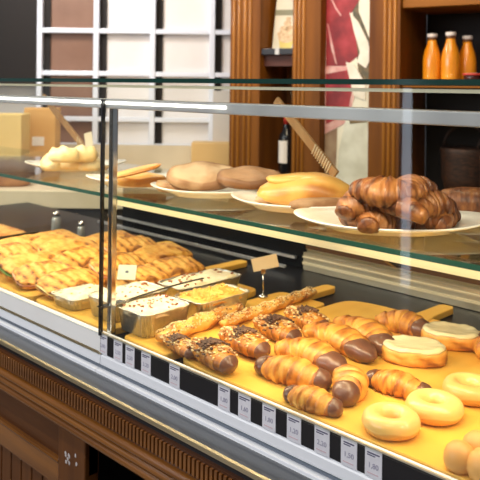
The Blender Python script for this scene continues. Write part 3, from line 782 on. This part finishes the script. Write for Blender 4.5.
tray(-1.640, -1.530, .972, 1.10, .030, WHS, (CHS, 10), 'low foil tray left of the glass joint', 5)
t = empty('serving_fork', (-1.378, 1.16, 1.0085), math.radians(90)); tag(t, 'dark metal serving fork lying across the foil trays', 'fork')
t.rotation_euler = (0, math.radians(-1), math.radians(93))
MB().sweep([(-.16+.02*i, 0, .002+.004*math.sin(i*.22)) for i in range(14)], [(.004, .002)]*14, 8).build('fork_handle', flat('dark_steel', (.16, .15, .14), .25, .9), t)
m_ = MB().obox((-.175, 0, .004), (.018, 0, 0), (0, .011, 0), (0, 0, .0015))
for k in (-1, 0, 1): m_.obox((-.205, k*.008, .004), (.018, 0, 0), (0, .0022, 0), (0, 0, .0012))
m_.build('fork_head', flat('dark_steel2', (.2, .19, .17), .25, .9), t, smooth=False)

# blank card on a chrome holder
q = on_z(263, 297, .951)
t = empty('card_holder', (q.x, q.y, .9502)); tag(t, 'chrome stand holding a blank cream card behind the foil trays', 'sign')
MB().lathe([(.013, 0), (.014, .002), (.012, .005), (.004, .008), (.002, .010)], 24).build('base', M['chrome'], t)
MB().lathe([(.0016, .008), (.0016, .066)], 10).build('stem', M['chrome'], t)
MB().obox((0, 0, .068), (.004, .004, 0), (-.002, .002, 0), (0, 0, .006)).build('clip', M['chrome'], t, smooth=False)
rv = (Vector((.68, .73, .22))).normalized(); uv = (Vector((.25, .05, 1))).normalized(); uv = (uv-rv*uv.dot(rv)).normalized(); nv = rv.cross(uv)
MB().obox((.003, .003, .090), rv*.034, uv*.018, nv*.0006).build('card', noisy('cream_card', (.82, .72, .52), (.86, .77, .58), 10, .6, 0), t, smooth=False)

# ------------------------------------------------------------------ filled sandwiches
LET = noisy('lettuce', (.16, .34, .04), (.34, .50, .10), 60, .5, .4)
HAM = noisy('ham', (.78, .32, .18), (.88, .50, .30), 40, .45, .2)
CHE = noisy('cheese_slice', (.95, .72, .22), (.96, .80, .36), 30, .4, .1)
def sandwich(fill, seed, ridged):
    t = empty('filled_sandwich'); rr = random.Random(seed); lx, ly = .098, .051
    ph = rr.uniform(0, 6); rg = 230 if ridged else 150
    def rid(x, y, z):
        r = .0022*math.sin(x*rg+ph+y*20) if ridged else .0025*math.sin(x*60+ph)*math.cos(y*70)
        return (r if z > .026 else 0)+.003*math.sin(x*34+ph)+.002*math.sin(y*50+x*20)
    def bk_(x, y, z, s_):
        b = .36+.5*(s_ > .93)*(.5+.5*math.sin(math.atan2(y, x)*34))+.12*math.sin(x*41+ph)*math.sin(y*63)
        if ridged: b += .42*(math.sin(x*rg+ph+y*20) > .35)*(s_ > .35)
        else: b += .30*(math.sin(x*52+y*80+ph)+math.sin(x*23-y*47) > 1.0)
        return min(1, max(0, b))
    MB().pad(lx, ly, [(.84, 0), (.96, .003), (1, .009), (.985, .014)], 4.2, 72, fn=lambda x, y, z: .002*math.sin(x*30+ph)*(z > .005), bake=bk_).build('bottom_bread', BREAD, t)
    MB().pad(lx*1.015, ly*1.06, [(.9, .0125), (1, .0145), (1.0, .0180), (.9, .0200)], 3.6, 72, fn=lambda x, y, z: .0025*math.sin(x*70+y*50+ph)).build('filling', fill, t)
    MB().pad(lx, ly, [(.95, .018), (1.01, .021), (.99, .027), (.93, .031), (.88, .0315), (.83, .036), (.76, .039)]+[(q/20, .0395+.004*(1-(q/20)**2)) for q in range(14, 0, -1)], 4.2, 72, fn=rid, bake=bk_).build('top_bread', BREAD, t)
    return t
sw = [sandwich(CHE, 1, False), sandwich(LET, 2, False), sandwich(HAM, 3, True), sandwich(CHE, 4, True)]
G = 'golden filled sandwiches'
R_ = math.radians
spots = [  # x, y, z off, rotz, tilt about its long axis, proto, label
 (-1.605, 1.235, .004, 94, 9, 3, 'ridged toasted sandwich directly behind the low foil tray'),
 (-1.615, 1.350, .008, 84, 12, 2, 'ridged toasted sandwich nearest the fork end, at the back of the heap'),
 (-1.700, 1.075, .004, 99, 12, 3, 'ridged sandwich in the front row just left of the low foil tray'),
 (-1.712, 1.245, .022, 86, 14, 2, 'toasted sandwich under the pale green ticket'),
 (-1.725, 1.405, .028, 95, 12, 0, 'smooth golden sandwich in the back row, second from the foil trays'),
 (-1.810, 1.070, .006, 80, 14, 2, 'ridged sandwich in the front row, second left of the low foil tray'),
 (-1.825, 1.190, .030, 97, 13, 3, 'ridged sandwich lying high, just left of the glass joint'),
 (-1.850, 1.385, .034, 85, 12, 2, 'sandwich with a pinkish filling edge in the back row behind the glass joint'),
 (-1.915, 1.080, .014, 93, 14, 1, 'sandwich with a green lettuce edge in the front row'),
 (-1.945, 1.225, .036, 82, 12, 0, 'smooth golden sandwich in the middle of the heap left of the glass joint'),
 (-1.975, 1.395, .030, 96, 10, 1, 'lettuce sandwich at the back of the heap'),
 (-2.030, 1.085, .022, 88, 13, 3, 'ridged sandwich at the left edge of the front row'),
 (-2.060, 1.260, .026, 99, 12, 0, 'golden sandwich in the middle row, second from the left edge'),
 (-2.150, 1.160, .016, 86, 10, 1, 'lettuce sandwich at the left edge of the photo'),
 (-2.170, 1.300, .010, 92, 10, 0, 'golden sandwich at the far left end of the back row'),
]
for (x, y, dz, rz, tx, k, lb) in spots:
    if rz > 0: pass
    t = place(sw[k], (x, y, Z1+dz*.8+.006), R_(rz), lb, 'sandwich', G, (rnd.uniform(.92, 1.0), rnd.uniform(.98, 1.1), .80), rx=R_(tx*1.15), ry=R_(rnd.uniform(-3, 3)))
q = on_z(126, 277, ZB+.052)
t = MB().box(-.024, .024, -.0005, .0005, 0, .040).build('paper_ticket', noisy('pale_green_paper', (.50, .62, .50), (.58, .70, .58), 30, .6, 0), smooth=False)
t.location = (q.x, q.y, ZB+.045); t.rotation_euler = (R_(-35), 0, R_(42)); tag(t, 'pale green paper ticket stuck on a sandwich behind the post', 'ticket')
MB().box(-.004, .004, -.001, -.0005, .018, .024).build('printed_mark', M['ink'], t, smooth=False)

# far left tray of pizza and little jars behind the sandwiches
t = empty('pizza_tray', (-2.63, 1.21, .9355), math.pi/2); tag(t, 'dark metal tray of red topped pizza at the left edge', 'tray')
MB().extr([(-.17, .0), (.17, .0), (.18, .02), (.175, .02), (.165, .003), (-.165, .003), (-.175, .02), (-.18, .02)], -.20, .20).build('tray_pan', flat('dark_pan', (.2, .16, .11), .35, .8), t, smooth=False)
MB().pad(.18, .155, [(.98, .004), (1, .012), (.95, .018), (.6, .019), (.03, .019)], 10, 48).build('pizza_slab', noisy('pizza', (.60, .14, .04), (.92, .60, .18), 22, .45, .4, c3=(.80, .34, .08)), t)
for px, py, s_, lb in ((56, 238, 1.0, 'small glass shaker with a metal top behind the sandwiches'), (81, 242, .8, 'smaller glass shaker right of the taller one')):
    q = on_z(px, py, .936); t = empty('glass_shaker', (q.x, 1.52, .9355)); q2 = on_y(px, py, 1.52)
    t.location = (q2.x, 1.52, .9355); tag(t, lb, 'shaker', None)
    MB().lathe([(.018*s_, 0), (.02*s_, .004), (.017*s_, .045*s_), (.012*s_, .055*s_)], 20).build('shaker_body', flat('grey_glass', (.35, .36, .36), .1, .3), t)
    MB().lathe([(.014*s_, .055*s_), (.014*s_, .066*s_), (.008*s_, .074*s_), (.001, .076*s_)], 20).build('metal_top', M['chrome'], t)

# ------------------------------------------------------------------ glass shelf: plates and breads
CHINA = noisy('white_china', (.82, .80, .74), (.88, .86, .80), 5, .18, 0, coat=.3)
ZS = 1.2305
def plate(px, py, lx, ly, rz, label, up_=.018, rise=.5):
    q = on_z(px, py, ZS+.006)
    t = empty('serving_plate', (q.x, q.y, ZS), rz); tag(t, label, 'plate', 'white serving plates on the glass shelf')
    fn = lambda x, y, z: rise*up_*(abs(x)/lx)**3*(z > .003)
    MB().pad(lx, ly, [(.45, 0), (.62, .0005), (.66, .0035), (.86, up_*.65), (1.0, up_), (1.005, up_+.002), (.99, up_+.0035), (.85, up_*.65+.004), (.6, .0075), (.02, .0075)], 2.2, 64, fn=fn).build('dish', CHINA, t)
    t.name = 'serving_plate'; return q
XA = math.radians
plate(76, 168, .155, .085, XA(58), 'white plate of pale pastries, leftmost on the glass shelf')
plate(139, 183, .14, .085, XA(60), 'white plate of golden pastries just right of the metal post')
plate(216, 193, .16, .090, XA(50), 'white plate of brown round flat breads')
plate(297, 207, .15, .085, XA(25), 'white plate holding the large golden folded bread')
plate(391, 226, .185, .115, XA(42), 'large white plate under the heap of dark croissants')
plate(470, 214, .13, .08, XA(30), 'white plate of dark meat behind the croissant plate at the right')

# dark croissants heap
dk1 = croissant('dark_croissant', .120, .030, .022, (), CRD, 7, 5)
dk2 = croissant('dark_croissant', .112, .031, -.024, (), CRD, 6, 9)
G = 'dark baked croissants heaped on a plate'
pc = on_z(391, 229, ZS)
hx = [ # (px, py, z above plate, rz, rx, proto, label)
 (358, 213, .012, -40, 0, 0, 'dark croissant at the left end of the heap, lying flat'),
 (384, 216, .012, 70, 0, 1, 'dark croissant at the bottom front of the heap'),
 (414, 214, .012, 20, 0, 0, 'dark croissant at the right front of the heap'),
 (438, 213, .012, 110, 0, 1, 'dark croissant at the right end of the heap'),
 (366, 199, .040, 55, 25, 1, 'dark croissant on the second layer at the left'),
 (394, 202, .042, -20, -20, 0, 'dark croissant on the second layer in the middle'),
 (424, 200, .040, 80, 15, 1, 'dark croissant on the second layer at the right'),
 (384, 188, .066, 25, 20, 0, 'dark croissant at the top left of the heap'),
 (412, 188, .064, 95, -15, 1, 'topmost dark croissant, right of the peak of the heap'),
]
for px, py, dz, rz, rx, k, lb in hx:
    q = on_z(px, py, ZS+dz+.025); place((dk1, dk2)[k], (q.x, q.y, ZS+dz), XA(rz), lb, 'croissant', G, 1.0, rx=XA(rx))

# golden folded bread and slices
GB = noisy('golden_crust', (.80, .46, .12), (.45, .17, .03), 14, .35, .4, use_bake=True, contrast=(.1, 1), coat=.15, c3=(.72, .36, .08), gain=2.2)
FB = noisy('brown_flat_bread', (.60, .42, .26), (.26, .12, .05), 16, .55, .5, use_bake=True, contrast=(.1, 1), c3=(.46, .28, .15), gain=2.2, bdist=.004)
PALE = noisy('pale_pastry', (.96, .84, .52), (.88, .62, .24), 22, .4, .4, contrast=(.35, .7))
q = on_z(308, 192, ZS+.035)
t = empty('folded_bread', (q.x, q.y, ZS+.010), XA(35)); tag(t, 'large glossy golden folded bread on a white plate', 'bread')
MB().pad(.115, .062, [(.8, 0), (.98, .008), (1, .022), (.94, .038), (.8, .050), (.6, .058), (.4, .061), (.2, .062), (.02, .062)], 2.3, 56,
         fn=lambda x, y, z: .007*math.sin(x*32+1)*(z > .02)+(-.10*(x+.02)*(z > .01) if x > -.02 else 0)*.25, bake=lambda x, y, z, s_: .2+.5*(s_ > .85)+.2*math.sin(x*60)).build('crust', GB, t)
MB().pad(.06, .04, [(.9, .050), (1, .056), (.9, .062), (.6, .066), (.3, .067), (.03, .067)], 2.2, 40, off=(-.035, -.003, -.002), fn=lambda x, y, z: .003*math.sin(x*50), bake=lambda x, y, z, s_: .15).build('folded_flap', GB, t)
q = on_z(326, 205, ZS+.02)
t = MB().pad(.075, .028, [(.8, 0), (1, .006), (.95, .016), (.7, .022), (.3, .024), (.03, .024)], 2.3, 40, bake=lambda x, y, z, s_: .9).build('bread_slice', FB)
t.location = (q.x, q.y-.01, ZS+.012); t.rotation_euler = (0, 0, XA(55)); tag(t, 'browned end slice at the right foot of the golden folded bread', 'bread')
q = on_z(268, 202, ZS+.012)
t = MB().pad(.03, .022, [(.8, 0), (1, .005), (.9, .013), (.5, .018), (.03, .018)], 2.3, 32, bake=lambda x, y, z, s_: .5).build('bread_slice', FB)
t.location = (q.x, q.y, ZS+.010); t.rotation_euler = (0, 0, .6); tag(t, 'small crusty piece at the left foot of the golden folded bread', 'bread')

def flatbread(px, py, dz, R, rx, rz, label, ry=0, h=.022, mat=FB, e=2.1, lyk=.62, nm='flat_bread'):
    q = on_z(px, py, ZS+dz+.01)
    t = MB().pad(R, R*lyk, [(.9, 0), (1, .006), (.985, h*.7), (.93, h), (.80, h*1.05), (.62, h*.95), (.45, h*1.15), (.25, h*1.1), (.03, h*1.1)], e, 48,
                 fn=lambda x, y, z: .0022*math.sin(x*70+y*40)*(z > .01), bake=lambda x, y, z, s_: .2+.6*(s_ > .88)+.2*(math.sin(x*55) > .5)).build(nm, mat)
    t.location = (q.x, q.y, ZS+dz); t.rotation_euler = (XA(rx), XA(ry), XA(rz)); tag(t, label, 'bread'); return t
G = ''
flatbread(203, 176, .038, .090, 24, 45, 'greyish brown round flat bread leaning on top of the others')
flatbread(178, 186, .012, .055, 6, 45, 'brown flat bread lowest at the left of its plate')
flatbread(250, 178, .040, .080, 16, 45, 'darker brown flat bread at the right of the same plate', mat=noisy('dark_flat_bread', (.44, .24, .12), (.18, .075, .03), 14, .5, .4, use_bake=True, contrast=(.1, 1), gain=2))
flatbread(140, 180, .012, .07, 5, 45, 'round golden pastry beside the metal post', mat=GB)
flatbread(134, 169, .050, .072, 4, 45, 'thin golden pastry lying tilted on the round one', ry=-14, h=.008, mat=GB, lyk=.5)
for i, (px, py, dz, R, lb) in enumerate(((52, 163, .012, .05, 'pale cream pastry at the left of the leftmost plate'), (70, 162, .016, .052, 'pale cream pastry in the middle of the leftmost plate'), (88, 163, .014, .052, 'pale cream pastry at the right of the leftmost plate'), (64, 155, .045, .045, 'pale cream pastry on top, left of the pair'), (82, 154, .045, .048, 'pale cream pastry on top, right of the pair'))):
    q = on_z(px, py, ZS+dz+.02)
    rr = random.Random(i)
    t = MB().pad(R, R*.7, [(.75, 0), (1, .01), (.98, .025), (.8, .036), (.5, .042), (.2, .044), (.03, .044)], 2.2, 40, fn=lambda x, y, z: .008*math.sin(x*110+i)*math.sin(y*90+x*60)*(z > .015)).build('cream_pastry', PALE)
    t.location = (q.x, q.y, ZS+dz); t.rotation_euler = (0, 0, rr.uniform(0, 3)); tag(t, lb, 'pastry', 'pale pastries on the leftmost plate')
q = on_z(474, 206, ZS+.02)
t = MB().pad(.08, .045, [(.8, 0), (1, .01), (.97, .03), (.8, .042), (.4, .048), (.03, .048)], 2.3, 40, bake=lambda x, y, z, s_: .6).build('roast_meat', CRD)
t.location = (q.x, q.y, ZS+.010); t.rotation_euler = (0, 0, .5); tag(t, 'dark brown roast piece on the plate at the right edge', 'meat')

# slanting wooden slats behind the plates
SLAT = wood('slat_wood', (.30, .15, .06), (.46, .27, .12), 'z', 8, .4, .2)
def slat(p0, p1, Y, label, cardp):
    a_ = on_y(*p0, Y); b_ = on_y(*p1, Y); a_.z = min(a_.z, 1.50); b_.z = max(b_.z, ZS+.001)
    d = (b_-a_); L = d.length; c_ = b_
    t = empty('wooden_stick', b_); tag(t, label, 'slat')
    ax = (a_-b_)/2; n_ = Vector((0, 1, 0)); sd = ax.normalized().cross(n_)
    MB().obox(ax, ax, sd*.011, n_*.005).build('slat_body', SLAT, t, smooth=False, bevel=.002)
    m_ = MB()
    for k in range(9): m_.sweep([ax*(.15+.06*k)+sd*.013+n_*-.006, ax*(.20+.06*k)-sd*.013-n_*.006], [.002, .002], 6)
    m_.build('cord_binding', flat('pale_cord', (.62, .5, .34), .7), t)
slat((276, 100), (336, 175), 1.42, 'slanting wooden slat with cord behind the golden folded bread', None)
slat((43, 96), (98, 166), 1.42, 'slanting wooden slat above the leftmost plate', None)
q = on_y(90, 140, 1.41)
t = MB().obox((0, 0, 0), (.022, 0, .005), (0, .0005, 0), (-.006, 0, .025)).build('paper_tag', flat('cream_tag', (.78, .70, .52), .6), smooth=False)
t.location = (q.x, 1.405, q.z); tag(t, 'small cream paper tag on the slanting slat at the left', 'tag')
